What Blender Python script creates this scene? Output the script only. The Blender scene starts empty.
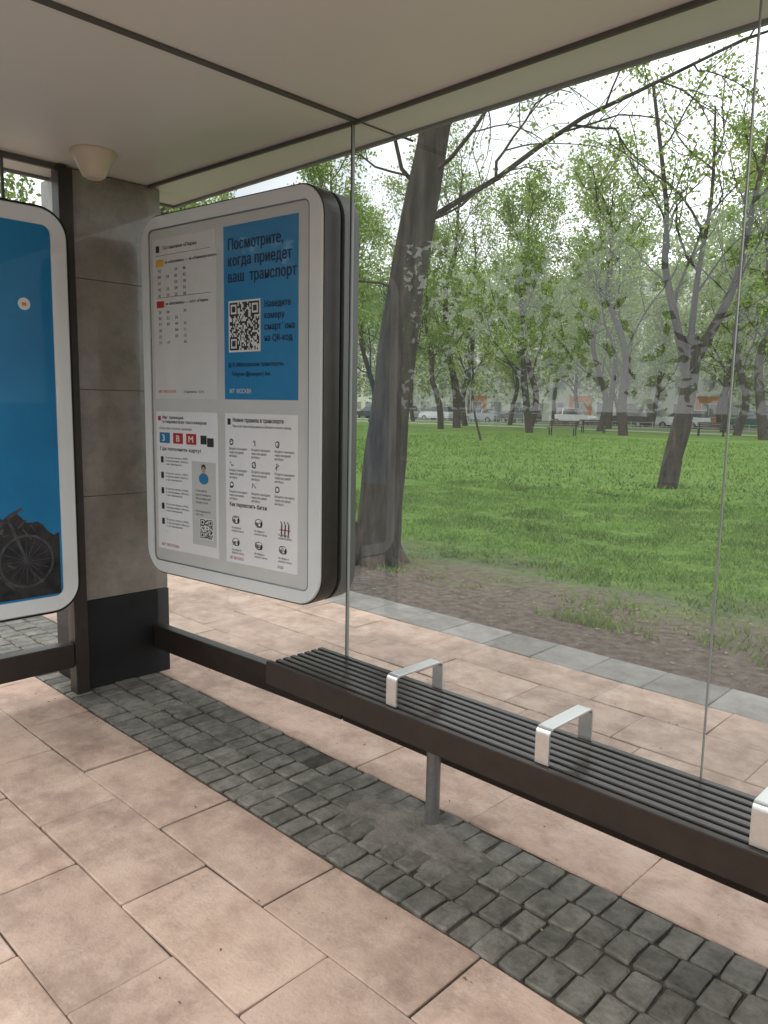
import bpy, bmesh, math, random
import numpy as np
from mathutils import Vector, Matrix, noise
random.seed(7); np.random.seed(7)
S=bpy.context.scene
COL=S.collection

# ---------------------------------------------------------------- materials
def mat(name,c1,c2=None,scale=5.0,rough=0.7,metal=0.0,bump=0.0,bscale=None,island=0.0,coat=0.0,spec=0.5,detail=6,stretch=(1,1,1),stain=None,bdist=.01):
    m=bpy.data.materials.new(name); m.use_nodes=True
    nt=m.node_tree; n=nt.nodes; l=nt.links
    b=n['Principled BSDF']
    b.inputs['Roughness'].default_value=rough; b.inputs['Metallic'].default_value=metal
    b.inputs['Coat Weight'].default_value=coat; b.inputs['Coat Roughness'].default_value=0.03
    b.inputs['Specular IOR Level'].default_value=spec
    tc=n.new('ShaderNodeTexCoord'); mp=n.new('ShaderNodeMapping'); mp.inputs['Scale'].default_value=stretch
    l.new(tc.outputs['Object'],mp.inputs['Vector'])
    if c2 is None: c2=tuple(x*0.88 for x in c1)
    nz=n.new('ShaderNodeTexNoise'); nz.inputs['Scale'].default_value=scale; nz.inputs['Detail'].default_value=detail
    nz.inputs['Roughness'].default_value=0.65
    l.new(mp.outputs[0],nz.inputs['Vector'])
    rp=n.new('ShaderNodeValToRGB'); rp.color_ramp.elements[0].position=0.33; rp.color_ramp.elements[1].position=0.67
    rp.color_ramp.elements[0].color=(*c1,1); rp.color_ramp.elements[1].color=(*c2,1)
    l.new(nz.outputs['Fac'],rp.inputs['Fac'])
    out=rp.outputs['Color']
    if island>0:
        g=n.new('ShaderNodeNewGeometry'); mr=n.new('ShaderNodeMapRange')
        mr.inputs['To Min'].default_value=1-island; mr.inputs['To Max'].default_value=1+island
        l.new(g.outputs['Random Per Island'],mr.inputs['Value'])
        mx=n.new('ShaderNodeVectorMath'); mx.operation='SCALE'
        l.new(out,mx.inputs[0]); l.new(mr.outputs[0],mx.inputs['Scale']); out=mx.outputs[0]
    if stain:
        for sc,lo,p0,p1 in stain:
            ns=n.new('ShaderNodeTexNoise'); ns.inputs['Scale'].default_value=sc; ns.inputs['Detail'].default_value=7; ns.inputs['Roughness'].default_value=.75
            l.new(mp.outputs[0],ns.inputs['Vector'])
            mr=n.new('ShaderNodeMapRange'); mr.inputs['From Min'].default_value=p0; mr.inputs['From Max'].default_value=p1; mr.inputs['To Min'].default_value=lo; mr.inputs['To Max'].default_value=1
            l.new(ns.outputs['Fac'],mr.inputs['Value'])
            mx=n.new('ShaderNodeVectorMath'); mx.operation='SCALE'
            l.new(out,mx.inputs[0]); l.new(mr.outputs[0],mx.inputs['Scale']); out=mx.outputs[0]
    l.new(out,b.inputs['Base Color'])
    if bump>0:
        nb=n.new('ShaderNodeTexNoise'); nb.inputs['Scale'].default_value=bscale or scale*6; nb.inputs['Detail'].default_value=7
        l.new(mp.outputs[0],nb.inputs['Vector'])
        bp=n.new('ShaderNodeBump'); bp.inputs['Strength'].default_value=bump; bp.inputs['Distance'].default_value=bdist
        l.new(nb.outputs['Fac'],bp.inputs['Height']); l.new(bp.outputs[0],b.inputs['Normal'])
    return m

def leafmat(name,c1,c2,trans=0.35,vary=0):
    m=bpy.data.materials.new(name); m.use_nodes=True
    nt=m.node_tree; n=nt.nodes; l=nt.links
    for x in list(n): n.remove(x)
    o=n.new('ShaderNodeOutputMaterial'); d=n.new('ShaderNodeBsdfDiffuse')
    g=n.new('ShaderNodeNewGeometry'); rp=n.new('ShaderNodeValToRGB')
    rp.color_ramp.elements[0].color=(*c1,1); rp.color_ramp.elements[1].color=(*c2,1)
    l.new(g.outputs['Random Per Island'],rp.inputs['Fac'])
    out=rp.outputs[0]
    if vary>0:
        ns=n.new('ShaderNodeTexNoise'); ns.inputs['Scale'].default_value=vary; ns.inputs['Detail'].default_value=4; l.new(g.outputs['Position'],ns.inputs['Vector'])
        mr=n.new('ShaderNodeMapRange'); mr.inputs['From Min'].default_value=.35; mr.inputs['From Max'].default_value=.65; mr.inputs['To Min'].default_value=.62; mr.inputs['To Max'].default_value=1.18
        l.new(ns.outputs['Fac'],mr.inputs['Value']); sc=n.new('ShaderNodeVectorMath'); sc.operation='SCALE'; l.new(out,sc.inputs[0]); l.new(mr.outputs[0],sc.inputs['Scale']); out=sc.outputs[0]
    l.new(out,d.inputs[0])
    if trans==0: l.new(d.outputs[0],o.inputs[0]); return m
    t=n.new('ShaderNodeBsdfTranslucent'); mx=n.new('ShaderNodeMixShader')
    l.new(out,t.inputs[0])
    mx.inputs[0].default_value=trans
    l.new(d.outputs[0],mx.inputs[1]); l.new(t.outputs[0],mx.inputs[2]); l.new(mx.outputs[0],o.inputs[0])
    return m

def glassmat(name,tint=(0.92,0.955,0.95),k=1.25,rough=0.0,haze=0.055):
    m=bpy.data.materials.new(name); m.use_nodes=True
    nt=m.node_tree; n=nt.nodes; l=nt.links
    for x in list(n): n.remove(x)
    o=n.new('ShaderNodeOutputMaterial'); t=n.new('ShaderNodeBsdfTransparent'); t.inputs[0].default_value=(*tint,1)
    g=n.new('ShaderNodeBsdfGlossy'); g.inputs['Roughness'].default_value=rough
    d=n.new('ShaderNodeBsdfDiffuse'); d.inputs[0].default_value=(.8,.8,.8,1)
    d2=n.new('ShaderNodeBsdfTranslucent'); d2.inputs[0].default_value=(.8,.8,.8,1)
    md=n.new('ShaderNodeMixShader'); md.inputs[0].default_value=.65; l.new(d.outputs[0],md.inputs[1]); l.new(d2.outputs[0],md.inputs[2])
    tc=n.new('ShaderNodeTexCoord'); nz=n.new('ShaderNodeTexNoise'); nz.inputs['Scale'].default_value=1.3; nz.inputs['Detail'].default_value=4
    mp=n.new('ShaderNodeMapping'); mp.inputs['Scale'].default_value=(1,1,.45)
    l.new(tc.outputs['Object'],mp.inputs['Vector']); l.new(mp.outputs[0],nz.inputs['Vector'])
    mr=n.new('ShaderNodeMapRange'); mr.inputs['From Min'].default_value=.3; mr.inputs['From Max'].default_value=.75
    mr.inputs['To Min'].default_value=haze*.75; mr.inputs['To Max'].default_value=haze*1.4
    l.new(nz.outputs['Fac'],mr.inputs['Value'])
    m0=n.new('ShaderNodeMixShader'); l.new(mr.outputs[0],m0.inputs[0]); l.new(t.outputs[0],m0.inputs[1]); l.new(md.outputs[0],m0.inputs[2])
    fr=n.new('ShaderNodeFresnel'); fr.inputs['IOR'].default_value=1.5
    mu=n.new('ShaderNodeMath'); mu.operation='MULTIPLY'; mu.inputs[1].default_value=1.4*k
    l.new(fr.outputs[0],mu.inputs[0])
    mx=n.new('ShaderNodeMixShader'); l.new(mu.outputs[0],mx.inputs[0]); l.new(m0.outputs[0],mx.inputs[1]); l.new(g.outputs[0],mx.inputs[2])
    l.new(mx.outputs[0],o.inputs[0]); return m

M=dict(
 bronze=mat('bronze_metal',(.026,.019,.015),(.038,.029,.024),12,.36,.2),
 slat=mat('slat_metal',(.035,.028,.025),(.055,.046,.04),12,.24,.2,spec=.8),
 black=mat('black_paint',(.008,.008,.009),(.013,.013,.014),8,.55,spec=.25),
 alu=mat('brushed_aluminium',(.70,.70,.69),(.78,.78,.77),60,.32,.85,stretch=(1,12,1)),
 ceil=mat('ceiling_panel',(.66,.645,.60),(.70,.685,.64),.8,.4),
 joint=mat('ceiling_joint',(.11,.105,.10),None,8,.5,.3),
 roofside=mat('roof_metal',(.2,.2,.2),None,4,.5,.3),
 white=mat('frame_white',(.70,.72,.73),(.66,.69,.70),3,.25,coat=.4),
 board=mat('board_grey',(.52,.53,.52),(.57,.58,.57),3,.4,coat=.6),
 paper=mat('poster_paper',(.74,.75,.77),(.79,.80,.82),2,.5,coat=.6),
 paper2=mat('poster_paper_grey',(.61,.61,.60),(.66,.66,.65),2,.5,coat=.6),
 blue=mat('poster_blue',(.014,.18,.40),(.018,.21,.45),2,.45,coat=.5),
 adblue=mat('ad_blue',(.002,.15,.36),(.004,.22,.46),1.3,.35,coat=.2,spec=.3),
 addark=mat('ad_dark_reflection',(.004,.005,.009),(.04,.04,.042),11,.35,coat=.2,spec=.3),
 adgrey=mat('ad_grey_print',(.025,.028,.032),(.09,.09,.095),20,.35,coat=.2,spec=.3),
 ink=mat('ink',(.03,.03,.03),None,5,.5),
 inkb=mat('ink_navy',(.010,.025,.07),None,5,.5),
 red=mat('ink_red',(.45,.03,.03),None,5,.5), yellow=mat('ink_yellow',(.7,.42,.03),None,5,.5),
 orange=mat('ink_orange',(.7,.2,.03),None,5,.5), skin=mat('ink_skin',(.5,.3,.22),None,5,.5),
 inkw=mat('ink_white',(.75,.77,.77),None,5,.5), inkblue=mat('ink_blue',(.03,.2,.4),None,5,.5),
 stone=mat('pillar_stone',(.19,.165,.14),(.30,.275,.24),2.4,.28,bump=.12,bscale=30,coat=.4,stain=[(7,.7,.3,.55)]),
 cobble=mat('cobble_granite',(.125,.117,.098),(.25,.238,.205),14,.85,bump=.5,bscale=70,island=.22,stain=[(2.5,.58,.35,.56),(30,.7,.3,.5)]),
 slab=mat('pink_paving',(.47,.325,.25),(.60,.445,.355),6,.85,bump=.35,bscale=90,island=.11,stain=[(1.5,.72,.36,.55),(8,.84,.34,.5),(45,.80,.30,.42),(140,.62,.3,.42)]),
 gslab=mat('grey_paving',(.21,.20,.182),(.30,.288,.265),7,.85,bump=.4,bscale=90,island=.18,stain=[(3,.75,.35,.55)]),
 soil=mat('joint_soil',(.035,.029,.022),(.10,.082,.065),20,.95,bump=.6),
 cement=mat('cement',(.16,.145,.122),(.28,.26,.225),9,.9,bump=.9,bscale=45,stain=[(6,.5,.35,.55)]),
 asphalt=mat('asphalt',(.045,.045,.046),(.065,.065,.066),20,.85,bump=.3),
 kerb=mat('kerb_stone',(.3,.3,.29),(.4,.4,.38),8,.8),
 bark=mat('bark',(.014,.012,.010),(.085,.076,.062),9,.95,bump=1.0,bscale=14,stretch=(1,1,.16),bdist=.04,spec=.1),
 barkfar=mat('bark_dark',(.035,.031,.025),(.075,.067,.055),4,.9,spec=.1),
 cream=mat('cream_wall_hazed',(.56,.54,.45),(.61,.59,.50),.4,.8), winframe=mat('window_frame',(.62,.62,.6),None,3,.5),  # cream wall is paled, carrying distance haze in its colour
 winglass=mat('window_glass',(.16,.175,.18),(.26,.28,.29),.6,.15),
 carglass=mat('car_glass',(.03,.035,.04),(.06,.07,.075),.6,.1),
 orangep=mat('orange_panel',(.60,.24,.12),None,1,.7), whitep=mat('white_panel',(.64,.64,.60),None,1,.7),
 tyre=mat('tyre',(.015,.015,.015),None,5,.8), dome=mat('dome_beige',(.62,.54,.42),None,5,.4),
 wood=mat('bench_wood',(.06,.04,.03),None,9,.6), steel=mat('grey_steel',(.25,.25,.25),(.33,.33,.33),30,.4,.8),
 fence=mat('fence_grey',(.36,.38,.38),None,3,.6),
 silicone=mat('silicone',(.28,.30,.29),None,5,.4), outer=mat('outer_case_grey',(.10,.10,.095),None,5,.4,.3),
)
M['glass']=glassmat('shelter_glass')
M['leafA']=leafmat('leaf_light',(.17,.27,.05),(.40,.50,.12),.35)
M['leafB']=leafmat('leaf_mid',(.13,.22,.04),(.35,.46,.11),.3)
M['leafC']=leafmat('leaf_pale',(.18,.27,.08),(.40,.49,.16),.3)
M['leafD']=leafmat('leaf_far_hazed',(.22,.30,.13),(.36,.43,.21),0)  # distance haze mixed into these greens: paled and greyed
M['blade']=leafmat('grass_blades',(.08,.165,.025),(.22,.345,.07),.2,vary=.9)

def groundmat():
    m=bpy.data.materials.new('grass_ground'); m.use_nodes=True
    nt=m.node_tree; n=nt.nodes; l=nt.links; b=n['Principled BSDF']; b.inputs['Roughness'].default_value=.95; b.inputs['Specular IOR Level'].default_value=.1
    g=n.new('ShaderNodeNewGeometry')
    def nz(s,d=6):
        x=n.new('ShaderNodeTexNoise'); x.inputs['Scale'].default_value=s; x.inputs['Detail'].default_value=d; x.inputs['Roughness'].default_value=.7
        l.new(g.outputs['Position'],x.inputs['Vector']); return x.outputs['Fac']
    def ramp(f,p0,c0,p1,c1):
        r=n.new('ShaderNodeValToRGB'); e=r.color_ramp.elements; e[0].position=p0; e[1].position=p1; e[0].color=(*c0,1); e[1].color=(*c1,1); l.new(f,r.inputs[0]); return r.outputs[0]
    def mix(f,a,b2):
        x=n.new('ShaderNodeMix'); x.data_type='RGBA'
        if isinstance(f,float): x.inputs[0].default_value=f
        else: l.new(f,x.inputs[0])
        l.new(a,x.inputs[6]); l.new(b2,x.inputs[7]); return x.outputs[2]
    fine=ramp(nz(6,8),.36,(.035,.085,.014),.66,(.19,.30,.055))
    big=ramp(nz(.35,5),.38,(.09,.175,.03),.64,(.20,.31,.07))
    grass=mix(.42,fine,big)
    dirt=ramp(nz(14,8),.35,(.07,.056,.044),.7,(.20,.17,.145))
    sp=n.new('ShaderNodeSeparateXYZ'); l.new(g.outputs['Position'],sp.inputs[0])
    a=n.new('ShaderNodeMath'); a.operation='MULTIPLY_ADD'; l.new(nz(1.3,8),a.inputs[0]); a.inputs[1].default_value=3.4; l.new(sp.outputs['Y'],a.inputs[2])
    mr=n.new('ShaderNodeMapRange'); mr.inputs['From Min'].default_value=6.9; mr.inputs['From Max'].default_value=8.5; l.new(a.outputs[0],mr.inputs['Value'])
    l.new(mix(mr.outputs[0],dirt,grass),b.inputs['Base Color'])
    bp=n.new('ShaderNodeBump'); bp.inputs['Strength'].default_value=.9; bp.inputs['Distance'].default_value=.05; l.new(nz(10,7),bp.inputs['Height']); l.new(bp.outputs[0],b.inputs['Normal'])
    return m
M['ground']=groundmat()

# ---------------------------------------------------------------- mesh helpers
def obj(name,verts,faces,mats,parent=None,smooth=False,midx=None):
    me=bpy.data.meshes.new(name); me.from_pydata(verts,[],faces)
    for m in (mats if isinstance(mats,(list,tuple)) else [mats]): me.materials.append(m)
    if midx is not None: me.polygons.foreach_set('material_index',midx)
    if smooth: me.polygons.foreach_set('use_smooth',[True]*len(me.polygons))
    me.update()
    o=bpy.data.objects.new(name,me); COL.objects.link(o)
    if parent: o.parent=parent
    return o
def empty(name,loc=(0,0,0),rz=0):
    e=bpy.data.objects.new(name,None); e.location=loc; e.rotation_euler=(0,0,rz); e.empty_display_size=.2; COL.objects.link(e); return e
def box(name,x0,x1,y0,y1,z0,z1,m,parent=None,bev=0.0,rz=0,piv=None):
    v=[(x,y,z) for x in(x0,x1) for y in(y0,y1) for z in(z0,z1)]
    f=[(0,1,3,2),(4,6,7,5),(0,4,5,1),(2,3,7,6),(0,2,6,4),(1,5,7,3)]
    o=obj(name,v,f,m,parent)
    if bev>0:
        md=o.modifiers.new('b','BEVEL'); md.width=bev; md.segments=2; md.limit_method='NONE'
    return o
def wallbox(name,p,q,th,z0,z1,m,parent=None,bev=0):
    p=Vector(p);q=Vector(q); d=q-p; L=d.length; a=math.atan2(d.y,d.x)
    o=box(name,0,L,-th/2,th/2,z0,z1,m,parent,bev); o.location=(p.x,p.y,0); o.rotation_euler=(0,0,a); return o
def sheet(name,x0,x1,y0,y1,z,m,parent=None):
    return obj(name,[(x0,y0,z),(x1,y0,z),(x1,y1,z),(x0,y1,z)],[(0,1,2,3)],m,parent)
def rr(x0,x1,z0,z1,r,k=8):
    pts=[]
    for cx,cz,a0 in ((x1-r,z1-r,0),(x0+r,z1-r,90),(x0+r,z0+r,180),(x1-r,z0+r,270)):
        for i in range(k+1):
            a=math.radians(a0+90*i/k); pts.append((cx+r*math.cos(a),cz+r*math.sin(a)))
    return pts
def prism(name,pts,y0,y1,m,parent=None,smooth=False):
    n=len(pts); v=[(x,y0,z) for x,z in pts]+[(x,y1,z) for x,z in pts]
    f=[tuple(range(n)),tuple(range(2*n-1,n-1,-1))]+[(i,i+n,(i+1)%n+n,(i+1)%n) for i in range(n)]
    return obj(name,v,f,m,parent)
def ring(name,po,pi,y0,y1,m,parent=None,bulge=0.0):
    n=len(po)
    v=[(x,y1,z) for x,z in po]+[(x,y0+.006,z) for x,z in po]+[(x*.93+b[0]*.07,y0,z*.93+b[1]*.07) for (x,z),b in zip(po,pi)]+[(x,y0+.002,z) for x,z in pi]+[(x,y0+.02,z) for x,z in pi]
    f=[]
    for k in range(4):
        for i in range(n):
            j=(i+1)%n; f.append((k*n+i,k*n+j,(k+1)*n+j,(k+1)*n+i))
    return obj(name,v,f,m,parent)
def text(body,size,x,z,m,parent,y=-.001,ls=1.0,name='text',bold=0):
    o=None
    for k in range(3 if bold>0 else 1):
        c=bpy.data.curves.new(name,'FONT'); c.body=body; c.size=size; c.space_line=ls; c.resolution_u=3
        if bold>0: c.space_character=1.05
        c.materials.append(m)
        o=bpy.data.objects.new(name,c); COL.objects.link(o); o.parent=parent
        o.location=(x+k*bold,y-k*.00015,z+(k%2)*bold*.5); o.rotation_euler=(math.pi/2,0,0)
    return o
def rects(name,L,y,m,parent):
    v=[];f=[]
    for x0,x1,z0,z1 in L:
        k=len(v); v+=[(x0,y,z0),(x1,y,z0),(x1,y,z1),(x0,y,z1)]; f.append((k,k+1,k+2,k+3))
    return obj(name,v,f,m,parent)

# ---------------------------------------------------------------- paving
def blocks(name,cells,m,zt=0.0,bev=.006,jit=0.0,th=.05,tilt=0.0,corner=.006,chip=0.0):
    v=[];f=[]
    for x0,x1,y0,y1 in cells:
        k=len(v); h=zt+random.uniform(-tilt,tilt)
        c=[(x0,y0),(x1,y0),(x1,y1),(x0,y1)]
        c=[(a+random.uniform(-jit,jit),b+random.uniform(-jit,jit)) for a,b in c]
        cx=sum(p[0] for p in c)/4; cy=sum(p[1] for p in c)/4
        ring_=[]
        for i in range(4):
            p=c[i]; q=c[(i+1)%4]; cr=corner*random.uniform(.5,1.6); t=min(.5,cr/max(1e-4,math.dist(p,q)))
            ring_.append((p[0]+(q[0]-p[0])*t,p[1]+(q[1]-p[1])*t)); 
            mm=random.uniform(-chip,chip); mx_,my_=(p[0]+q[0])/2,(p[1]+q[1])/2
            dx,dy=mx_-cx,my_-cy; dl=math.hypot(dx,dy); ring_.append((mx_+dx/dl*mm,my_+dy/dl*mm))
            ring_.append((q[0]-(q[0]-p[0])*t,q[1]-(q[1]-p[1])*t))
        N=12
        tx=random.uniform(-tilt,tilt)*6; ty=random.uniform(-tilt,tilt)*6
        def zz(p): return h+(p[0]-cx)*tx+(p[1]-cy)*ty
        hx=abs(x1-x0)/2; hy=abs(y1-y0)/2
        inn=[(cx+(p[0]-cx)*(1-bev/hx),cy+(p[1]-cy)*(1-bev/hy)) for p in ring_]
        v+=[(p[0],p[1],h-th) for p in ring_]+[(p[0],p[1],zz(p)-bev*.7) for p in ring_]+[(p[0],p[1],zz(p)) for p in inn]
        for r in range(2):
            for i in range(N):
                j=(i+1)%N; f.append((k+r*N+i,k+r*N+j,k+r*N+N+j,k+r*N+N+i))
        f.append(tuple(k+2*N+i for i in range(N)))
    return obj(name,v,f,m)
def bond(x0,x1,ys,L,off,g=.005):
    c=[]
    for r,(ya,yb) in enumerate(ys):
        o=off[r%len(off)]; s=math.floor((x0-o)/L)*L+o
        while s<x1: c.append((s+g/2,s+L-g/2,ya+g/2,yb-g/2)); s+=L
    return c
rows=[(1.6-.3*(i+1),1.6-.3*i) for i in range(10)]
blocks('pavement',bond(-14,6,rows,.6,[-2.34,-2.04]),M['slab'],bev=.004,jit=.0025,tilt=.0018,corner=.004,chip=.002)
rows=[(2.13+.355*i,2.13+.355*(i+1)) for i in range(5)]
blocks('footpath',bond(-24,12,rows,.6,[-2.2,-1.9,-2.05]),M['slab'],bev=.004,jit=.0025,tilt=.0018,corner=.004,chip=.002)
blocks('grey_paving_border',bond(-24,12,[(3.91,4.27)],.36,[0]),M['gslab'],bev=.006,jit=.003,tilt=.002)
cells=[];w0=1.605;cols=4;cw=(2.125-w0)/cols
s=-6
while s<4:
    L=random.uniform(.082,.092)
    for c in range(cols):
        y0=w0+c*cw+random.uniform(-.005,.005)*(0<c); mx=s+L/2; my=w0+(c+.5)*cw
        sh_=(.012 if c in(1,3) else 0)+random.uniform(-.003,.003)
        if not ((((mx+1.72)/.30)**2+((my-1.93)/.12)**2)<1 or random.random()<.006):
            cells.append((s+sh_+.004,s+sh_+L-.004,y0+.004,y0+cw-.004))
    s+=L
blocks('cobblestone_strip',cells,M['cobble'],zt=.0015,bev=.006,jit=.004,tilt=.0035,corner=.006,chip=.003)
sheet('joint_sand',-60,60,-1.38,4.28,-.0085,M['soil'])
v=[(-1.72,1.93,.003)];n=48
for rI,rad in enumerate((.45,.8,1.0)):
    for i in range(n):
        a=2*math.pi*i/n; rr_=rad*(1+.38*noise.noise(Vector((math.cos(a)*2,math.sin(a)*2,3)))+.10*random.random())
        v.append((-1.72+.34*rr_*math.cos(a),1.93+.145*rr_*math.sin(a),(.002,.0005,-.008)[rI]+random.uniform(-.001,.001)))
f=[(0,1+i,1+(i+1)%n) for i in range(n)]
for r in range(2):
    for i in range(n): f.append((1+r*n+i,1+(r+1)*n+i,1+(r+1)*n+(i+1)%n,1+r*n+(i+1)%n))
obj('cement_patch',v,f,M['cement'],smooth=True)

# ---------------------------------------------------------------- terrain
sheet('grass_lawn',-500,500,4.27,900,-.012,M['ground'])
sheet('lawn_far_side',-500,500,-900,-13,-.012,M['ground'])
sheet('street_road',-500,500,-13.2,-1.55,-.13,M['asphalt'])
box('kerb',-60,60,-1.55,-1.4,-.2,0,M['kerb'])
box('kerb',-300,300,-13.15,-12.98,-.2,.0,M['kerb'])
sheet('park_road',-500,500,66,78,.004,M['asphalt'])
box('kerb',-300,300,65.8,65.98,-.02,.12,M['kerb'])
sheet('park_path',-300,300,55,57.5,.003,M['kerb'])

def grass(name,n,x0,x1,y0,y1,h0,h1,w):
    x=np.random.uniform(x0,x1,n*2); y=y0+(y1-y0)*np.random.rand(n*2)**1.4
    keep=[]
    for i in range(n*2):
        nn=noise.noise(Vector((x[i]*1.3,y[i]*1.3,0)))+.7*noise.noise(Vector((x[i]*4,y[i]*4,5)))
        e=(y[i]-6.0-(.5 if x[i]<-4 else 0))*.8+nn*1.6
        if e>random.uniform(-.8,.9) and nn>-.6+random.uniform(-.3,.1): keep.append(i)
        if len(keep)>=n: break
    x=x[keep];y=y[keep];n=len(keep)
    cl=np.array([noise.noise(Vector((a*2.2,b*2.2,9))) for a,b in zip(x,y)])
    a=np.random.uniform(0,math.pi*2,n); h=np.random.uniform(h0,h1,n)*(1+1.4*cl)
    ln=np.random.uniform(.3,1.2,n)*h; b=np.random.uniform(0,math.pi*2,n); ww=w*np.random.uniform(.7,1.4,n)
    v=np.zeros((n,3,3),dtype=np.float32)
    v[:,0]=np.stack([x-np.cos(a)*ww,y-np.sin(a)*ww,np.full(n,-.012)],1)
    v[:,1]=np.stack([x+np.cos(a)*ww,y+np.sin(a)*ww,np.full(n,-.012)],1)
    v[:,2]=np.stack([x+np.cos(b)*ln,y+np.sin(b)*ln,h-.012],1)
    me=bpy.data.meshes.new(name); me.vertices.add(n*3); me.vertices.foreach_set('co',v.ravel())
    me.loops.add(n*3); me.loops.foreach_set('vertex_index',np.arange(n*3,dtype=np.int32))
    me.polygons.add(n); me.polygons.foreach_set('loop_start',np.arange(0,n*3,3,dtype=np.int32)); me.polygons.foreach_set('loop_total',np.full(n,3,dtype=np.int32))
    me.materials.append(M['blade']); me.update(calc_edges=True)
    o=bpy.data.objects.new(name,me); COL.objects.link(o); return o
grass('grass',85000,-10,4,4.8,13,.02,.06,.0065)
grass('grass_tufts',55000,-28,14,12,40,.03,.09,.018)

v=[];f=[]
def fleck(x,y,s,z):
    a=random.uniform(0,6.28); k=len(v)
    for q in range(4):
        v.append((x+math.cos(a+q*1.57)*s*(1 if q%2 else .5),y+math.sin(a+q*1.57)*s*(1 if q%2 else .5),z+random.uniform(0,.006)))
    f.append((k,k+1,k+2,k+3))
for i in range(1100):
    x=random.uniform(-9,3); y=random.gauss(5.1,.5)
    if y>4.3: fleck(x,y,random.uniform(.008,.024),-.002)
for i in range(240):
    fleck(random.uniform(-4.5,1),random.choice([random.gauss(1.9,.25),random.gauss(3.3,.6),random.uniform(.4,1.6)]),random.uniform(.003,.009),.003)
obj('leaf_litter',v,f,mat('dry_leaf',(.14,.10,.06),(.26,.21,.12),3,.9,island=.4))

# ---------------------------------------------------------------- shelter
sh=empty('bus_shelter')
C=(-2.34,2.205); Pl=(-3.79,2.13)
box('roof_slab',-4.05,5,.35,2.43,2.612,2.8,M['ceil'],sh)
box('roof_edge_trim',-4.06,5,2.432,2.45,2.60,2.82,M['roofside'],sh)
box('roof_edge_trim_end',-4.08,-4.062,.35,2.45,2.60,2.82,M['roofside'],sh)
for s in (-2.32,-.79,.74):
    box('ceiling_joint',s-.014,s+.014,.35,2.20,2.604,2.6115,M['joint'],sh)
    box('ceiling_joint_out',s-.004,s+.004,2.21,2.42,2.608,2.6118,M['joint'],sh)
box('glass_channel',-2.34,5,2.198,2.212,2.597,2.6115,M['joint'],sh)
wallbox('glass_channel_end',Pl,C,.014,2.597,2.6115,M['joint'],sh)
box('end_channel',-3.81,-3.79,.4,1.7,2.585,2.6115,M['joint'],sh)
def glasspane(name,p,q,z0,z1): 
    return obj(name,[(p[0],p[1],z0),(q[0],q[1],z0),(q[0],q[1],z1),(p[0],p[1],z1)],[(0,1,2,3)],M['glass'],sh)
glasspane('glass_pane',Pl,C,.2,2.6)
glasspane('glass_pane',(-2.33,2.205),(-.815,2.205),.2,2.6)
glasspane('glass_pane',(-.805,2.205),(.72,2.205),.2,2.6)
glasspane('glass_pane',(.73,2.205),(3,2.205),.2,2.6)
glasspane('glass_pane',(-3.8,.42),(-3.8,1.64),.2,2.59)
box('glass_seam',-2.339,-2.333,2.199,2.211,.2,2.6,M['silicone'],sh)
box('glass_seam_edge',-2.3425,-2.3395,2.198,2.212,.2,2.6,M['black'],sh)
box('glass_seam',-.8125,-.8085,2.2,2.21,.2,2.6,M['silicone'],sh)
box('glass_seam',.7225,.7275,2.2,2.21,.2,2.6,M['silicone'],sh)
box('clerestory_mullion',-3.806,-3.794,1.40,1.412,2.30,2.584,M['joint'],sh)
wallbox('base_rail',Pl,C,.06,.15,.28,M['bronze'],sh,.004)
box('base_rail_long',-2.33,3,2.175,2.235,.15,.28,M['bronze'],sh,.004)
box('end_rail',-3.835,-3.765,.42,1.64,.15,.275,M['bronze'],sh,.004)
box('end_post',-3.84,-3.76,1.645,1.715,.0,2.6,M['bronze'],sh,.004)
box('end_post_front',-3.84,-3.76,.36,.42,.0,2.6,M['bronze'],sh,.004)
box('pillar_plinth',-4.16,-3.795,1.72,2.2,0,.475,M['black'],sh,.003)
zs=[.478,1.02,1.56,2.10,2.608]
for i in range(4):
    box('pillar_tile',-4.155,-3.798,1.725,2.195,zs[i]+.0012,zs[i+1]-.0012,M['stone'],sh,.0015)
box('pillar_core',-4.14,-3.81,1.735,2.185,.47,2.605,M['joint'],sh)
prof=[(.098,2.611),(.098,2.597),(.088,2.585),(.075,2.56),(.06,2.528),(.05,2.505),(.035,2.496),(.0,2.493)]
v=[];f=[];n=32
for r,z in prof:
    for i in range(n):
        a=2*math.pi*i/n; v.append((-3.49+r*math.cos(a),1.69+r*math.sin(a),z))
for k in range(len(prof)-1):
    for i in range(n): f.append((k*n+i,(k+1)*n+i,(k+1)*n+(i+1)%n,k*n+(i+1)%n))
obj('ceiling_dome_camera',v,f,M['dome'],smooth=True)

# ---------------------------------------------------------------- timetable case
ang=math.atan2(.131,1.183)
tt=empty('timetable_case',(-3.56,1.955,.655),ang); tt.scale=(1,1,1.025)
Wd,H=1.19,1.68
FB=.058
out=rr(0,Wd,0,H,.13,10); inn=rr(FB,Wd-FB-.012,FB,H-FB,.03,10)
blk=rr(-.005,Wd+.005,-.005,H+.005,.133,10)
prism('case_side',blk,.004,.098,M['bronze'],tt)
ring('white_frame',out,inn,-.006,.0038,M['white'],tt)
prism('back_board',rr(FB-.01,Wd-FB,FB-.01,H-FB+.01,.03,10),.0025,.0036,M['board'],tt)
ring('inner_gasket',rr(FB,Wd-FB-.012,FB,H-FB,.03,10),rr(FB+.004,Wd-FB-.016,FB+.004,H-FB-.004,.028,10),-.0058,.0023,M['steel'],tt)
prism('outer_case',blk,.125,.215,M['outer'],tt)
prism('outer_frame',out,.216,.222,M['outer'],tt)
Y=.0012
def sub(name,x,sx):
    e=empty(name,(x,0,0)); e.parent=tt; e.scale=(sx,1,1); return e
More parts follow.
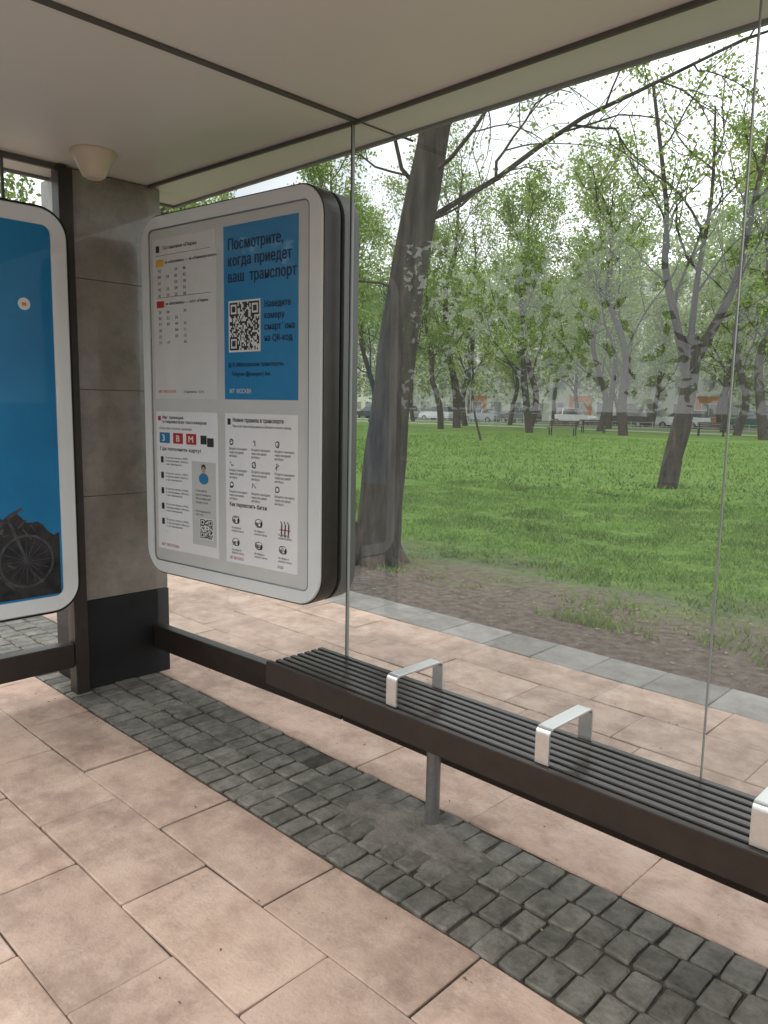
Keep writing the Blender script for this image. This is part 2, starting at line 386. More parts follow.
LS=sub('left_sheets',.085,1.25); RS=sub('right_sheets',.597,.84)
LW,RW=.367,.545
box('poster_schedule',0,LW,Y,.0024,.845,1.575,M['paper2'],LS)
box('poster_blue',0,RW,Y,.0024,.845,1.575,M['blue'],RS)
box('poster_info',0,LW,Y,.0024,.12,.785,M['paper'],LS)
box('poster_rules',0,RW,Y,.0024,.12,.785,M['paper'],RS)
P=[LS]
T=lambda b,s,x,z,m=M['ink'],ls=1.0,bold=0: text(b,s,x,z,m,P[0],y=Y-.001,ls=ls,bold=bold)
R_=lambda nm,L,dy,m: rects(nm,L,Y-dy,m,P[0])
def disc(nm,cx,cz,rx,rz,m,dy=.0014): 
    n=20; v=[(cx+rx*math.cos(2*math.pi*i/n),Y-dy,cz+rz*math.sin(2*math.pi*i/n)) for i in range(n)]
    obj(nm,v,[tuple(range(n))],m,P[0])
def seg(a,b,t=.003):
    (x0,z0),(x1,z1)=a,b; d=Vector((x1-x0,z1-z0)).normalized()*t/2; n_=Vector((-d.y,d.x))
    obj('icon_line',[(x0+n_.x,Y-.0019,z0+n_.y),(x0-n_.x,Y-.0019,z0-n_.y),(x1-n_.x,Y-.0019,z1-n_.y),(x1+n_.x,Y-.0019,z1+n_.y)],[(0,1,2,3)],M['ink'],P[0])
random.seed(3)
def qr(x,z,sx,sz,n,nm='qr_code'):
    R_(nm+'_ground',[(x-sx*.04,x+sx*1.04,z-sz*.04,z+sz*1.04)],.0006,M['inkw'])
    L=[];c=sx/n;cz=sz/n
    for i in range(n):
        for j in range(n):
            fin=None
            for (a,b) in ((0,0),(0,n-7),(n-7,n-7)):
                if a<=i<a+7 and b<=j<b+7:
                    u,w=i-a,j-b; fin=(u in(0,6) or w in(0,6) or (2<=u<=4 and 2<=w<=4))
            if fin or (fin is None and random.random()<.5): L.append((x+i*c,x+(i+1)*c,z+j*cz,z+(j+1)*cz))
    R_(nm,L,.0012,M['ink'])
qr(.262,.205,.072,.09,21,'qr_small')
T('Остановка «Парк»',.022,.06,1.525,bold=.0006); R_('logo',[(.02,.042,1.515,1.545)],.001,M['ink'])
R_('route_badge',[(.02,.065,1.452,1.482)],.001,M['yellow'])
T('м «Беляево» — м «Университет»',.018,.075,1.462,bold=.0005)
R_('route_badge',[(.02,.065,1.265,1.295)],.001,M['red'])
T('м «Беляево» — к/ст «Парк»',.018,.075,1.275,bold=.0005)
for r in range(6):
    for z0,rr2 in ((1.425,5),(1.238,6)):
        if r<rr2:
            for c in range(4):
                if c<1 or random.random()<.8: T('%02d'%random.randint(0,59),.019,.03+c*.05,z0-r*.028)
R_('rule',[(.02,.34,1.50,1.5015),(.02,.34,1.31,1.3115)],.001,M['ink'])
T('МТ МОСКВА',.018,.02,.872,M['red']); T('Контакты: 3210',.016,.18,.872)
T('Информация\nо перевозках пассажиров',.020,.04,.75,bold=.0006)
R_('logo',[(.012,.030,.742,.762)],.001,M['red'])
T('Способы оплаты проезда',.016,.02,.70)
R_('card_blue',[(.02,.085,.635,.685)],.001,M['inkblue'])
R_('card_red',[(.105,.165,.635,.685)],.001,M['red'])
R_('card_red2',[(.185,.245,.635,.685)],.001,M['red'])
for a_,x_ in (('3',.034),('B',.122),('M',.196)): text(a_,.042,x_,.645,M['inkw'],LS,y=Y-.0018,bold=.001)
R_('phone',[(.27,.305,.64,.68),(.308,.345,.63,.67)],.001,M['ink'])
T('Где пополнить карту?',.023,.02,.60,bold=.0007)
for i in range(5):
    R_('icon',[(.025,.042,.54-i*.075,.57-i*.075)],.001,M['ink'])
    T('В кассах метро и МЦК,\nв приложении «Метро»\nи на терминалах',.0125,.055,.562-i*.075,ls=1.25)
R_('photo_ground',[(.215,.355,.17,.56)],.0004,M['board'])
T('Скачайте\nприложение\nМосковский\nтранспорт',.015,.235,.42,ls=1.2); T('Отсканируйте\nQR-код',.013,.235,.325,ls=1.2)
T('МТ МОСКВА',.018,.02,.135,M['red'])
disc('portrait_hair',.285,.533,.013,.016,M['ink'],.0012); disc('portrait_head',.285,.523,.010,.015,M['skin'],.0018); disc('portrait_body',.285,.482,.028,.026,M['inkblue'],.001)
P[0]=RS
qr(.045,1.055,.225,.20,25)
T('Посмотрите,\nкогда приедет\nваш  транспорт',.064,.03,1.475,M['inkb'],1.05,.0022)
T('Наведите\nкамеру\nсмартфона\nна QR-код',.039,.305,1.225,M['inkb'],1.18,.0013)
T('@ В «Московском транспорте»\n   Telegram @transport_bot',.026,.03,.985,M['inkb'],1.5,.0007)
T('МТ  МОСКВА',.026,.04,.872,M['inkw'])
R_('logo',[(.02,.045,.735,.762)],.001,M['ink'])
T('Новые правила в транспорте',.026,.06,.748,bold=.0008)
T('При входе через любую дверь не забывайте оплатить проезд',.0145,.06,.725)
rI=random.Random(4)
for r in range(3):
    for c in range(3):
        cx=.05+c*.175; cz=.66-r*.095; k=(r*3+c)%4
        if k in(0,2): disc('icon_dot',cx,cz,.015,.014,M['ink'],.001); disc('icon_hole',cx,cz,.010,.009,M['paper'],.0015)
        for q in range(4): seg((cx+rI.uniform(-.016,.016),cz+rI.uniform(-.016,.016)),(cx+rI.uniform(-.016,.016),cz+rI.uniform(-.016,.016)))
        T('Входите и выходите\nчерез все двери\nавтобуса',.0145,cx-.02,cz-.034,ls=1.1)
T('Как перевозить багаж',.026,.03,.375,bold=.0008)
for r in range(2):
    for c in range(3):
        cx=.08+c*.18; cz=.315-r*.10
        if (r,c)!=(0,2):
            disc('bag_icon',cx,cz,.030,.018,M['ink'],.001); disc('bag_icon',cx+.002,cz+.001,.026,.0145,M['paper'],.0014)
            disc('bag_icon',cx-.012,cz-.006,.012,.010,M['steel'],.0018); disc('bag_icon',cx+.02,cz-.004,.007,.012,M['ink'],.0018)
            for q in range(5): seg((cx+rI.uniform(-.028,.028),cz+rI.uniform(-.018,.02)),(cx+rI.uniform(-.028,.028),cz+rI.uniform(-.018,.02)),.002)
        T('Не забудьте\nоплатить багаж',.013,cx-.035,cz-.04,ls=1.1)
cx=.43
for q in range(3):
    x=cx+q*.025; seg((x,.285),(x+.004,.325),.008)
    seg((x+.004,.325),(x-.006,.338),.005); seg((x,.285),(x-.006,.27),.003); seg((x,.285),(x+.006,.27),.003)
R_('prohibition_red',[(cx-.012,cx+.065,.3,.304)],.0024,M['red'])
T('МТ МОСКВА',.018,.03,.135,M['red']); T('ЦОДД',.014,.4,.135)
# ---------------------------------------------------------------- ad lightbox
ad=empty('advertising_lightbox',(-3.725,.45,.475),math.pi/2)
aw,ah=1.205,1.905
prism('case_side',rr(-.012,aw+.012,-.012,ah+.012,.142,10),.004,.07,M['black'],ad)
ring('white_frame',rr(0,aw,0,ah,.13,10),rr(.075,aw-.075,.075,ah-.075,.04,10),-.008,.0038,M['white'],ad)
prism('ad_poster',rr(.065,aw-.065,.065,ah-.065,.03,10),.002,.0036,M['adblue'],ad)
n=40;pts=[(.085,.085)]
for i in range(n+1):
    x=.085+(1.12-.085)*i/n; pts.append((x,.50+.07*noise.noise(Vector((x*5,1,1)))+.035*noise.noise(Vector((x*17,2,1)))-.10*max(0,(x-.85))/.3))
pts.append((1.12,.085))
prism('ad_reflection_shape',pts[::-1],.0012,.0018,M['addark'],ad)  # dark reflection of a passer-by, drawn as a flat shape on the poster
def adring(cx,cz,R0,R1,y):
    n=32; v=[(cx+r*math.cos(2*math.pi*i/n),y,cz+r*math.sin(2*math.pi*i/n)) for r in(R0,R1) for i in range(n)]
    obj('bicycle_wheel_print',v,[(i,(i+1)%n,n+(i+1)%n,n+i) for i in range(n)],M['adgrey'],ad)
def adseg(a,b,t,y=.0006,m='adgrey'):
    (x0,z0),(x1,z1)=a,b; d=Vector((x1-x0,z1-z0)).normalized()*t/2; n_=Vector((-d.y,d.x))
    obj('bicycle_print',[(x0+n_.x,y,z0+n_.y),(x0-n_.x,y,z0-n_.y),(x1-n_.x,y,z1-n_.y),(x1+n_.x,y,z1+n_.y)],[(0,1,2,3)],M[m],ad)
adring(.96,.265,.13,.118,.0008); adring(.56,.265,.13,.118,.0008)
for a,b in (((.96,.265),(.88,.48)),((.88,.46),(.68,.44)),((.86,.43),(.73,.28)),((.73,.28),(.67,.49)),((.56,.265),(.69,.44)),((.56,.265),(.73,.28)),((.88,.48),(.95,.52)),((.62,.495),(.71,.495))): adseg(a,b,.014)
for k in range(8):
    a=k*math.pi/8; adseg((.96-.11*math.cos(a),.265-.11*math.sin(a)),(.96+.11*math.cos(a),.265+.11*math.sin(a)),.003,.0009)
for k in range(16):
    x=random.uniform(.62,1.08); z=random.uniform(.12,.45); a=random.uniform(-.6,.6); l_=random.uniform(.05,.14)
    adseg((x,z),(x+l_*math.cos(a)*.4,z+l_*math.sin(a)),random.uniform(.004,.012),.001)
prism('ad_light_disc',[(1.0+.028*math.cos(i*.314),1.465+.028*math.sin(i*.314)) for i in range(20)],.0012,.0018,M['inkw'],ad)
rects('ad_text_bar',[(.99,1.01,1.457,1.472)],.0008,M['orange'],ad)
text('Отдых\nв городе',.14,.2,1.55,M['inkw'],ad,y=.001)

# ---------------------------------------------------------------- bench
be=empty('slatted_bench')
b0,b1=-2.46,1.4
ns=7; y0,y1=1.906,2.175; pitch=(y1-y0)/ns
for i in range(ns):
    ya=y0+i*pitch
    box('slat',b0+.0,b1,ya+.006,ya+pitch-.007,.405,.452,M['slat'],be,.003)
box('front_fascia',b0-.02,b1,1.878,1.903,.352,.449,M['bronze'],be,.003)
box('rear_beam',b0,b1,2.13,2.165,.345,.402,M['bronze'],be,.002)
box('front_beam',b0,b1,1.91,1.95,.345,.402,M['bronze'],be,.002)
s=b0+.05
while s<b1: box('cross_rib',s-.015,s+.015,1.951,2.129,.36,.402,M['black'],be); s+=.62
def cyl(name,cx,cy,z0,z1,r,m,parent,n=24):
    v=[(cx+r*math.cos(2*math.pi*i/n),cy+r*math.sin(2*math.pi*i/n),z) for z in (z0,z1) for i in range(n)]
    f=[(i,(i+1)%n,n+(i+1)%n,n+i) for i in range(n)]+[tuple(range(n))[::-1],tuple(range(n,2*n))]
    return obj(name,v,f,m,parent,smooth=False)
for s in (-1.69,.2):
    cyl('leg',s,2.03,-.01,.36,.026,M['steel'],be)
def armrest(s):
    pts=[]; r=.022; ya,yb=1.898,2.158; zb,zt=.453,.566
    pts.append((ya,zb))
    for i in range(7):
        a=math.pi-(math.pi/2)*i/6; pts.append((ya+r+r*math.cos(a),zt-r+r*math.sin(a)))
    for i in range(7):
        a=math.pi/2-(math.pi/2)*i/6; pts.append((yb-r+r*math.cos(a),zt-r+r*math.sin(a)))
    pts.append((yb,zb))
    t=.008; inn=[]
    for i,(y,z) in enumerate(pts):
        a=pts[max(0,i-1)];b=pts[min(len(pts)-1,i+1)]; d=Vector((b[0]-a[0],b[1]-a[1])).normalized(); inn.append((y+d.y*t,z-d.x*t))
    v=[];f=[];n=len(pts);h=.024
    for x in (s-h,s+h):
        v+=[(x,y,z) for y,z in pts]+[(x,y,z) for y,z in inn]
    for i in range(n-1):
        f+=[(i,i+1,2*n+i+1,2*n+i),(n+i,3*n+i,3*n+i+1,n+i+1),(i,n+i,n+i+1,i+1),(2*n+i,2*n+i+1,3*n+i+1,3*n+i)]
    f+=[(0,2*n,3*n,n),(n-1,2*n-1,4*n-1,3*n-1)]
    o=obj('armrest',v,f,M['alu'],be); md=o.modifiers.new('b','BEVEL'); md.width=.0012; md.segments=2
for s in (-1.785,-1.165,-.548,.07,.69): armrest(s)

# ---------------------------------------------------------------- trees
class Tree:
    def __init__(self,seed,leaf,mat_leaf,mat_bark,spread,maxl=3,kids=(9,6,5),leafn=26,droop=0.0,shrink=(.45,.5,.5),thick=.016,lsp=2.2):
        self.r=random.Random(seed); self.V=[];self.F=[];self.lv=[];self.leaf=leaf;self.ml=mat_leaf;self.mb=mat_bark
        self.spread=spread;self.maxl=maxl;self.kids=kids;self.leafn=leafn;self.droop=droop;self.shrink=shrink;self.thick=thick;self.lsp=lsp
    def tube(self,pts,rad,sides):
        V,F=self.V,self.F; k0=len(V); ref=Vector((1,0,0))
        for i,p in enumerate(pts):
            d=(pts[min(i+1,len(pts)-1)]-pts[max(i-1,0)]).normalized()
            if abs(d.dot(ref))>.9: ref=Vector((0,1,0))
            a=(ref-d*ref.dot(d)).normalized(); b=d.cross(a); ref=a
            for j in range(sides):
                t=2*math.pi*j/sides; q=p+(a*math.cos(t)+b*math.sin(t))*rad[i]*(1+ (0.16*noise.noise(Vector((math.cos(t)*2.5,math.sin(t)*2.5,i*.35))) if sides>7 else 0)); V.append(q[:])
        for i in range(len(pts)-1):
            for j in range(sides):
                a=k0+i*sides+j; b=k0+i*sides+(j+1)%sides; F.append((a,b,b+sides,a+sides))
    def limb(self,pts,r0,r1,lvl,t0=.3,nk=None,L=None):
        pts=[Vector(p) for p in pts]
        if len(pts)<6 or lvl==0:
            q=[];m=4
            for i in range(len(pts)-1):
                p0=pts[max(0,i-1)];p1=pts[i];p2=pts[i+1];p3=pts[min(len(pts)-1,i+2)]
                for k in range(m):
                    t=k/m; q.append(.5*((2*p1)+(-p0+p2)*t+(2*p0-5*p1+4*p2-p3)*t*t+(-p0+3*p1-3*p2+p3)*t**3))
            q.append(pts[-1]); pts=q
        n=len(pts); rad=[r0+(r1-r0)*i/(n-1) for i in range(n)]
        self.tube(pts,rad,(20,7,5,3,3)[lvl])
        R=self.r; length=sum((pts[i+1]-pts[i]).length for i in range(n-1))
        if lvl>=self.maxl:
            self.leaves(pts,self.leafn); return
        if lvl==self.maxl-1: self.leaves(pts[n//2:],self.leafn//2)
        nk=nk if nk is not None else self.kids[min(lvl,len(self.kids)-1)]
        for k in range(nk):
            t=t0+(1-t0)*(k+R.random())/nk; x=t*(n-1); i=min(int(x),n-2); p=pts[i].lerp(pts[i+1],x-i); d=(pts[i+1]-pts[i]).normalized()
            rr_=r0+(r1-r0)*t
            az=k*2.4+R.uniform(-.6,.6); a=d.orthogonal().normalized(); a.rotate(Matrix.Rotation(az,3,d))
            sp=R.uniform(.6,1.1)*self.spread; nd=(d*math.cos(sp)+a*math.sin(sp)).normalized()
            l=(L or length)*self.shrink[min(lvl,2)]*R.uniform(.65,1.25)*(1.15-.5*t)
            self.grow(p,nd,l,min(rr_*.7,max(.005,l*self.thick)),lvl+1)
    def grow(self,p,d,l,r,lvl):
        R=self.r; m=8 if lvl<3 else 4; pts=[p.copy()]; q=p.copy(); d=d.copy()
        for i in range(m):
            up=.10-self.droop*(i/m)*(.5 if lvl==1 else 1)
            d=(d+Vector((R.gauss(0,.2),R.gauss(0,.2),R.gauss(0,.14)+up))).normalized(); q=q+d*(l/m); pts.append(q.copy())
        self.limb(pts,r,max(.003,r*.3),lvl,t0=.2)
    def leaves(self,pts,n):
        R=self.r; cl=self.leaf*self.lsp
        for k in range(n):
            t=R.random()*(len(pts)-1); i=min(int(t),len(pts)-2); p=pts[i].lerp(pts[i+1],t-i)
            self.lv.append((p.x+R.gauss(0,cl),p.y+R.gauss(0,cl),p.z+R.gauss(0,cl)))
    def mesh(self,name):
        c=np.array(self.lv,dtype=np.float32); n=len(c); rs=np.random.RandomState(1)
        a=rs.normal(size=(n,3)); a/=np.linalg.norm(a,axis=1)[:,None]; b=rs.normal(size=(n,3)); b-=a*(a*b).sum(1)[:,None]; b/=np.linalg.norm(b,axis=1)[:,None]
        s=(self.leaf*rs.uniform(.6,1.3,n))[:,None]
        q=np.stack([c-a*s,c-b*s*.55,c+a*s,c+b*s*.55],1).reshape(-1,3)
        k=len(self.V); V=self.V+[tuple(x) for x in q.tolist()]
        F=self.F+[(k+4*i,k+4*i+1,k+4*i+2,k+4*i+3) for i in range(n)]
        me=bpy.data.meshes.new(name); me.from_pydata(V,[],F); me.materials.append(self.mb); me.materials.append(self.ml)
        nf=len(self.F); me.polygons.foreach_set('material_index',[0]*nf+[1]*n); me.polygons.foreach_set('use_smooth',[True]*nf+[False]*n); me.update(); return me
def place(name,me,x,y,rz=0,sc=1,z=0):
    o=bpy.data.objects.new(name,me); o.location=(x,y,z); o.rotation_euler=(0,0,rz); o.scale=(sc,sc,sc); COL.objects.link(o); return o
def plan(X,Yd): return (.719*X-.695*Yd,.695*X+.719*Yd)
R2=(.719,.695)
def off(x,z,dy=0): return (R2[0]*x-.695*dy,R2[1]*x+.719*dy,z)

t=Tree(11,.024,M['leafA'],M['bark'],1.0,3,(12,8,6),10,droop=.42,thick=.0085)
t.limb([off(-.02,-.1),off(.05,.5),off(.10,1.2),off(.20,2.2),off(.36,3.3),off(.50,4.2),off(.7,6),off(.8,8.5),off(.9,11)],.225,.08,0,t0=.47,nk=20,L=9.5)
for k,(z,sx) in enumerate(((2.6,-1),(3.2,1),(3.6,-1),(3.9,-1),(4.3,1))):
    x0=.25+.12*(z-2.6); t.grow(Vector(off(x0+.12*sx,z)),Vector(off(sx,.25,t.r.uniform(-.5,.5))).normalized(),t.r.uniform(.8,1.5),.012,2)
for (x,z,dx,l_) in ((.6,5.2,1,3.2),(.7,5.8,.9,3.8),(.75,6.4,1,4.4),(.62,5.4,-1,2.6),(.7,5.0,1,2.4)):
    t.grow(Vector(off(x,z)),Vector(off(dx,.15,t.r.uniform(-.6,.3))).normalized(),l_,.035,1)
for k in range(7):
    a=k*.9; t.tube([Vector((math.cos(a)*.10,math.sin(a)*.10,.34)),Vector((math.cos(a)*.19,math.sin(a)*.19,.10)),Vector((math.cos(a)*.33,math.sin(a)*.33,-.03))],[.11,.09,.03],8)
place('leaning_tree',t.mesh('leaning_tree'),*plan(-.08,7.4))
t=Tree(5,.05,M['leafA'],M['bark'],.85,3,(6,6,5),24,droop=.15,thick=.011)
t.limb([off(-.16,-.1),off(-.04,.6),off(.10,1.4),off(.20,2.4),off(.12,3.0)],.20,.13,0,nk=0)
t.limb([off(.12,2.2),off(-.15,3.2),off(-.45,4.3),off(-.5,5.4),off(-.9,7.6)],.10,.03,1,t0=.25,nk=7,L=5)
t.limb([off(.15,2.3),off(.55,3.1),off(.95,4.1),off(1.15,5.4),off(1.5,7.6)],.12,.03,1,t0=.25,nk=8,L=5.5)
t.limb([off(.14,2.9),off(.2,4.2),off(.35,5.6),off(.3,7.2)],.07,.02,1,t0=.2,nk=7,L=5)
place('forked_tree',t.mesh('forked_tree'),*plan(5.8,15.4))
vars_=[]
for k in range(5):
    R=random.Random(50+k); H=R.uniform(12,16)
    t=Tree(20+k,.10,(M['leafB'],M['leafC'],M['leafA'])[k%3],M['barkfar'],.85,3,(10,6,5),(27,17,22,26,11)[k],droop=.12,thick=.013,lsp=3.0)
    x=0;y=0;pts=[Vector((0,0,-.1))]
    for i in range(1,8):
        x+=R.gauss(0,.28);y+=R.gauss(0,.28);pts.append(Vector((x,y,H*i/7)))
    t.limb(pts,.26,.05,0,t0=.2,nk=15,L=11)
    vars_.append(t.mesh('park_tree'))
R=random.Random(9)
spots=[(9.5,51),(14.9,48.5),(24,53),(4.0,56),(7,68),(19,66),(27,62),(31,72),(12,75),(1.5,60),(-3,50),(-6,62),(16,58),(22,45),(3,85),(21,84),(10,92),(-1.5,78),(27,90),(36,82),
 (-12,40),(-18,48),(-25,42),(-20,30),(-30,55),(-14,58),(-35,36),(-26,24),(33,50),(-9,30),(-40,28),(-14,22),(11.5,62),(17,78),(5.5,60),(24,70),(29,56)]
for i,(X,Yd) in enumerate(spots):
    place('park_tree',vars_[i%5],*plan(X,Yd),rz=R.uniform(0,6),sc=R.uniform(.85,1.2))
t=Tree(77,.05,M['leafB'],M['barkfar'],.7,2,(8,4),10); t.limb([off(0,-.1),off(-.35,1.2),off(-.5,2.3),off(-.8,4)],.06,.02,0,t0=.4,nk=8,L=3)
place('sapling',t.mesh('sapling'),*plan(4.6,37))
rs=np.random.RandomState(4)
def mass(name,n,x0,x1,y0,y1,h,leaf,m,zmin=2):
    cl=rs.uniform([x0,y0,0],[x1,y1,h],(n//200,3)); cl[:,2]=zmin+ (h-zmin)*rs.rand(len(cl))
    c=np.repeat(cl,200,0)+rs.normal(size=(len(cl)*200,3))*[1.7,1.3,1.2]; c=c[c[:,2]>.2]; n=len(c)
    a=rs.normal(size=(n,3)); a/=np.linalg.norm(a,axis=1)[:,None]; b=rs.normal(size=(n,3)); b-=a*(a*b).sum(1)[:,None]; b/=np.linalg.norm(b,axis=1)[:,None]
    s=(leaf*rs.uniform(.6,1.3,n))[:,None]
    q=np.stack([c-a*s,c-b*s*.6,c+a*s,c+b*s*.6],1).reshape(-1,3)
    return obj(name,q.tolist(),[(4*i,4*i+1,4*i+2,4*i+3) for i in range(n)],m)
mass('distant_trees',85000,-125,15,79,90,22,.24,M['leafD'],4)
mass('unseen_street_trees',30000,-60,60,-24,-17,12,.3,M['leafD'])  # unseen leaf mass behind the camera, added to darken glass reflections

# ---------------------------------------------------------------- buildings
def building(name,x,y,nF,nB,fl,bay,wall,orange_every,white_every,dep=14,oh=6.4):
    bl=empty(name,(x,y,0))
    box('walls',-nB*bay/2,nB*bay/2,0,dep,0,nF*fl+1.2,wall,bl)
    box('roof_parapet',-nB*bay/2-.2,nB*bay/2+.2,-.25,dep+.2,nF*fl+1.2,nF*fl+1.7,M['whitep'],bl)
    fr=[];gl=[];orp=[];wp=[]
    for i in range(nB):
        cx=(i-nB/2+.5)*bay
        if i%orange_every==1: orp.append((cx-bay*.5+.05,cx+bay*.5-.05,.05,min(nF*fl+.8,oh)))
        if i%white_every==4: wp.append((cx-bay*.48,cx+bay*.48,0,nF*fl+.6))
        for j in range(nF):
            z=j*fl+1.0
            fr.append((cx-.95,cx+.95,z-.06,z+1.56)); gl.append((cx-.86,cx-.05,z+.03,z+1.47)); gl.append((cx+.03,cx+.86,z+.03,z+1.47))
    def qs(nm,L,y0,y1,m):
        v=[];f=[]
        for x0,x1,z0,z1 in L:
            k=len(v); v+=[(x,y,z) for x in(x0,x1) for y in(y0,y1) for z in(z0,z1)]
            f+=[tuple(k+a for a in q) for q in [(0,1,3,2),(4,6,7,5),(0,4,5,1),(2,3,7,6),(0,2,6,4),(1,5,7,3)]]
        obj(nm,v,f,m,bl)
    qs('white_bay_panels',wp,-.09,-.002,M['whitep']); qs('orange_bay_panels',orp,-.10,-.003,M['orangep'])
    qs('window_frames',fr,-.14,-.11,M['winframe']); qs('window_glass',gl,-.16,-.141,M['winglass'])
building('apartment_building',-62,112,7,48,3.0,3.3,M['cream'],9,6)
building('school_building',-48,92,2,26,3.3,3.4,M['whitep'],5,7,10,3.4)

# ---------------------------------------------------------------- cars
def car(x,y,rz,paint,kind=0):
    e=empty('parked_car',(x,y,.004),rz)
    if kind==0: prof=[(-2.2,.3),(-2.22,.75),(-2.1,.92),(-1.5,.98),(-.9,1.0),(1.0,.98),(1.9,.85),(2.18,.65),(2.2,.3)]; gh=[(-1.75,.97),(-1.15,1.42),(.25,1.44),(1.05,.97)]
    else: prof=[(-2.25,.35),(-2.28,.8),(-2.2,1.05),(-1.5,1.08),(1.0,1.08),(1.95,.98),(2.22,.75),(2.25,.35)]; gh=[(-2.15,1.05),(-1.85,1.66),(.2,1.68),(1.05,1.05)]
    n=len(prof); v=[];f=[]
    for yy,k in((-.9,.97),(-.84,1.0),(.84,1.0),(.9,.97)):
        v+=[(px*k,yy,(pz-.5)*k+.5 if k<1 else pz) for px,pz in prof]
    for r in range(3):
        for i in range(n): f.append((r*n+i,(r+1)*n+i,(r+1)*n+(i+1)%n,r*n+(i+1)%n))
    f+=[tuple(range(n)),tuple(range(3*n,4*n))[::-1]]
    obj('body',v,f,paint,e)
    g=[]
    for yy in(-1,1):
        for k,(px,pz) in enumerate(gh): g.append((px,yy*(.82 if k in(0,3) else .62),pz))
    obj('windows',g,[(0,1,2,3),(7,6,5,4),(0,4,5,1),(1,5,6,2),(2,6,7,3)],M['carglass'],e)
    a,b=gh[1],gh[2]; box('roof',a[0]-.05,b[0]+.05,-.64,.64,a[1]+.004,a[1]+.05,paint,e,.02)
    for yy in(-1,1):
        xm=(a[0]+b[0])/2
        obj('pillar_b',[(xm-.06,yy*.83,gh[0][1]),(xm+.06,yy*.83,gh[0][1]),(xm+.05,yy*.635,a[1]),(xm-.05,yy*.635,a[1])],[(0,1,2,3)],paint,e)
    for wx in(-1.35,1.35):
        for yy in(-.82,.82):
            nn=16; vv=[(wx+.32*math.cos(2*math.pi*i/nn),yy+d,.32+.32*math.sin(2*math.pi*i/nn)) for d in(-.11,.11) for i in range(nn)]
            obj('wheel',vv,[(i,(i+1)%nn,nn+(i+1)%nn,nn+i) for i in range(nn)]+[tuple(range(nn)),tuple(range(nn,2*nn))],M['tyre'],e)
            vv=[(wx+.19*math.cos(2*math.pi*i/nn),yy+(.115 if yy>0 else -.115),.32+.19*math.sin(2*math.pi*i/nn)) for i in range(nn)]
            obj('hub',vv,[tuple(range(nn))],M['steel'],e)
    box('headlights',2.1,2.2,-.7,.7,.6,.7,M['inkw'],e)
paints=[mat('car_white',(.7,.7,.7),None,2,.3,coat=.5),mat('car_black',(.015,.015,.018),None,2,.3,coat=.5),mat('car_white2',(.65,.66,.67),None,2,.3,coat=.5),mat('car_teal',(.03,.10,.10),None,2,.3,coat=.5),mat('car_silver',(.4,.41,.42),None,2,.3,coat=.5),mat('car_grey',(.12,.12,.13),None,2,.3,coat=.5)]
R=random.Random(2)
x=-75;ci=0
while x<-2:
    car(x,68.6+R.uniform(-.3,.3),R.choice([0,math.pi])+R.uniform(-.03,.03),paints[ci%6] if R.random()<.6 else R.choice(paints),R.randint(0,1)); ci+=1
    x+=R.uniform(4.9,6.2)

# ---------------------------------------------------------------- park benches + reflection frame + low fence
for (X,Yd) in ((10.5,46),(14.2,53),(21,50)):
    px,py=plan(X,Yd)
    pb=empty('park_bench',(px,py,0),0.2)
    for i in range(4): box('seat_slat',-.9,.9,-.2+i*.11,-.11+i*.11,.43,.46,M['wood'],pb)
    for i in range(3): box('back_slat',-.9,.9,.25+i*.02,.27+i*.02,.55+i*.12,.64+i*.12,M['wood'],pb)
    for xx in(-.75,.75):
        box('leg_front',xx-.03,xx+.03,-.18,-.12,-.01,.43,M['black'],pb); box('leg_back',xx-.03,xx+.03,.2,.248,-.01,.85,M['black'],pb)
fe=empty('glass_reflection_frame')  # posts and rails built to stand in for a pale outline reflected in glass
p0=Vector(plan(2.6,63)+(0,)); p1=Vector(plan(13,61)+(0,))
for i in range(6):
    p=p0.lerp(p1,i/5); cyl('post',p.x,p.y,0,4.9,.03,M['fence'],fe,8)
for z in (1.2,4.85): wallbox('rail',p0[:2],p1[:2],.03,z,z+.03,M['fence'],fe)
lf=empty('low_metal_fence')
for z in (.25,.55): wallbox('rail',(-60,64.2),(5,64.2),.05,z,z+.04,M['fence'],lf)
for i in range(33): box('post',-60+i*2-.03,-60+i*2+.03,64.23,64.29,0,.62,M['fence'],lf)

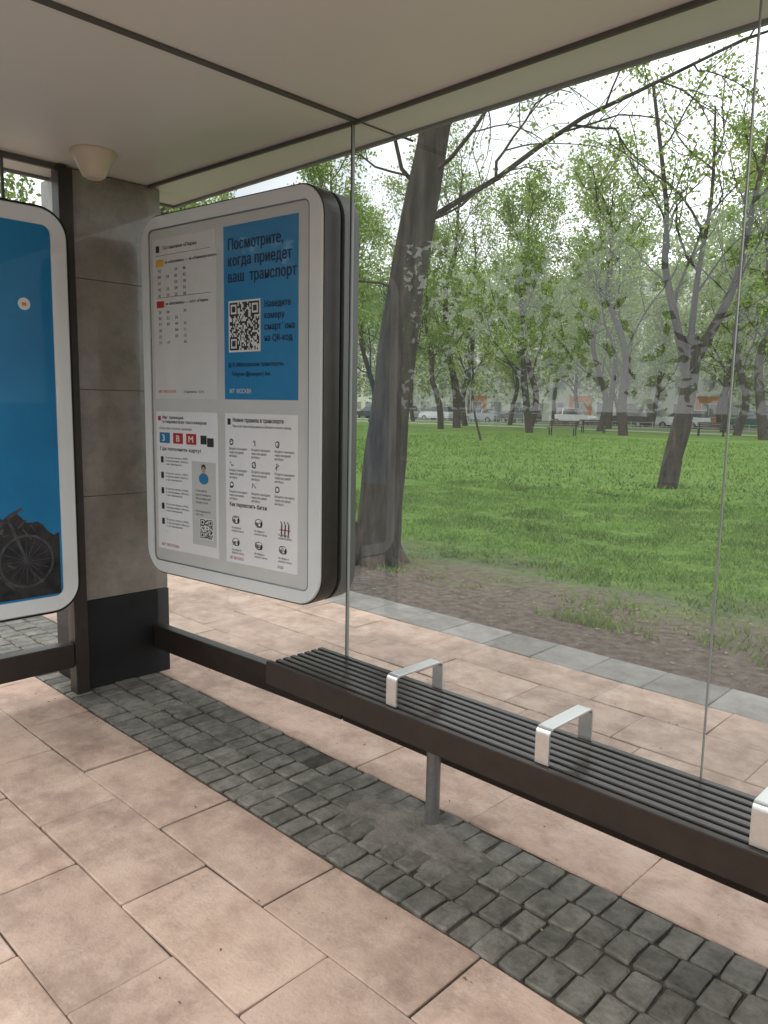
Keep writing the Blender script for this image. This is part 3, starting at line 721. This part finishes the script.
# ---------------------------------------------------------------- light
w=bpy.data.worlds.new('World'); S.world=w; w.use_nodes=True
nt=w.node_tree; n=nt.nodes; l=nt.links; bg=n['Background']
EL,AZ=math.radians(48),math.radians(215)
sky=n.new('ShaderNodeTexSky'); sky.sky_type='NISHITA'; sky.sun_disc=False; sky.sun_elevation=EL; sky.sun_rotation=AZ
hs=n.new('ShaderNodeHueSaturation'); hs.inputs['Saturation'].default_value=.35; l.new(sky.outputs[0],hs.inputs['Color'])
tc=n.new('ShaderNodeTexCoord'); nz=n.new('ShaderNodeTexNoise'); nz.inputs['Scale'].default_value=2.6; nz.inputs['Detail'].default_value=6; l.new(tc.outputs['Generated'],nz.inputs['Vector'])
rp=n.new('ShaderNodeValToRGB'); rp.color_ramp.elements[0].position=.36; rp.color_ramp.elements[1].position=.62
rp.color_ramp.elements[0].color=(7.2,7.5,7.9,1); rp.color_ramp.elements[1].color=(16.5,16.7,17,1); l.new(nz.outputs['Fac'],rp.inputs[0])
mx=n.new('ShaderNodeMix'); mx.data_type='RGBA'; mx.inputs[0].default_value=.88; l.new(hs.outputs[0],mx.inputs[6]); l.new(rp.outputs[0],mx.inputs[7])
l.new(mx.outputs[2],bg.inputs['Color']); bg.inputs['Strength'].default_value=.15
sd=bpy.data.lights.new('sun','SUN'); sd.energy=1.3; sd.angle=math.radians(35); sd.color=(1,.97,.93)
so=bpy.data.objects.new('sun',sd); COL.objects.link(so)
dirv=Vector((math.sin(AZ)*math.cos(EL),math.cos(AZ)*math.cos(EL),math.sin(EL)))
so.rotation_euler=dirv.to_track_quat('Z','Y').to_euler()

# ---------------------------------------------------------------- camera
cd=bpy.data.cameras.new('camera'); cam=bpy.data.objects.new('camera',cd); COL.objects.link(cam)
cd.sensor_fit='VERTICAL'; cd.sensor_height=36; cd.lens=770/1024*36; cd.clip_start=.02; cd.clip_end=3000
p=math.radians(7.77); r=.018
fw=Vector((-.695*math.cos(p),.719*math.cos(p),-math.sin(p))).normalized(); rt=Vector((.719,.695,0)).normalized(); up=rt.cross(fw).normalized()
rc=rt*math.cos(r)+up*math.sin(r); uc=up*math.cos(r)-rt*math.sin(r)
Mx=Matrix((rc,uc,-fw)).transposed().to_4x4(); Mx.translation=Vector((0,0,1.5)); cam.matrix_world=Mx
S.camera=cam
S.view_settings.view_transform='Standard'; S.view_settings.look='None'; S.view_settings.exposure=0
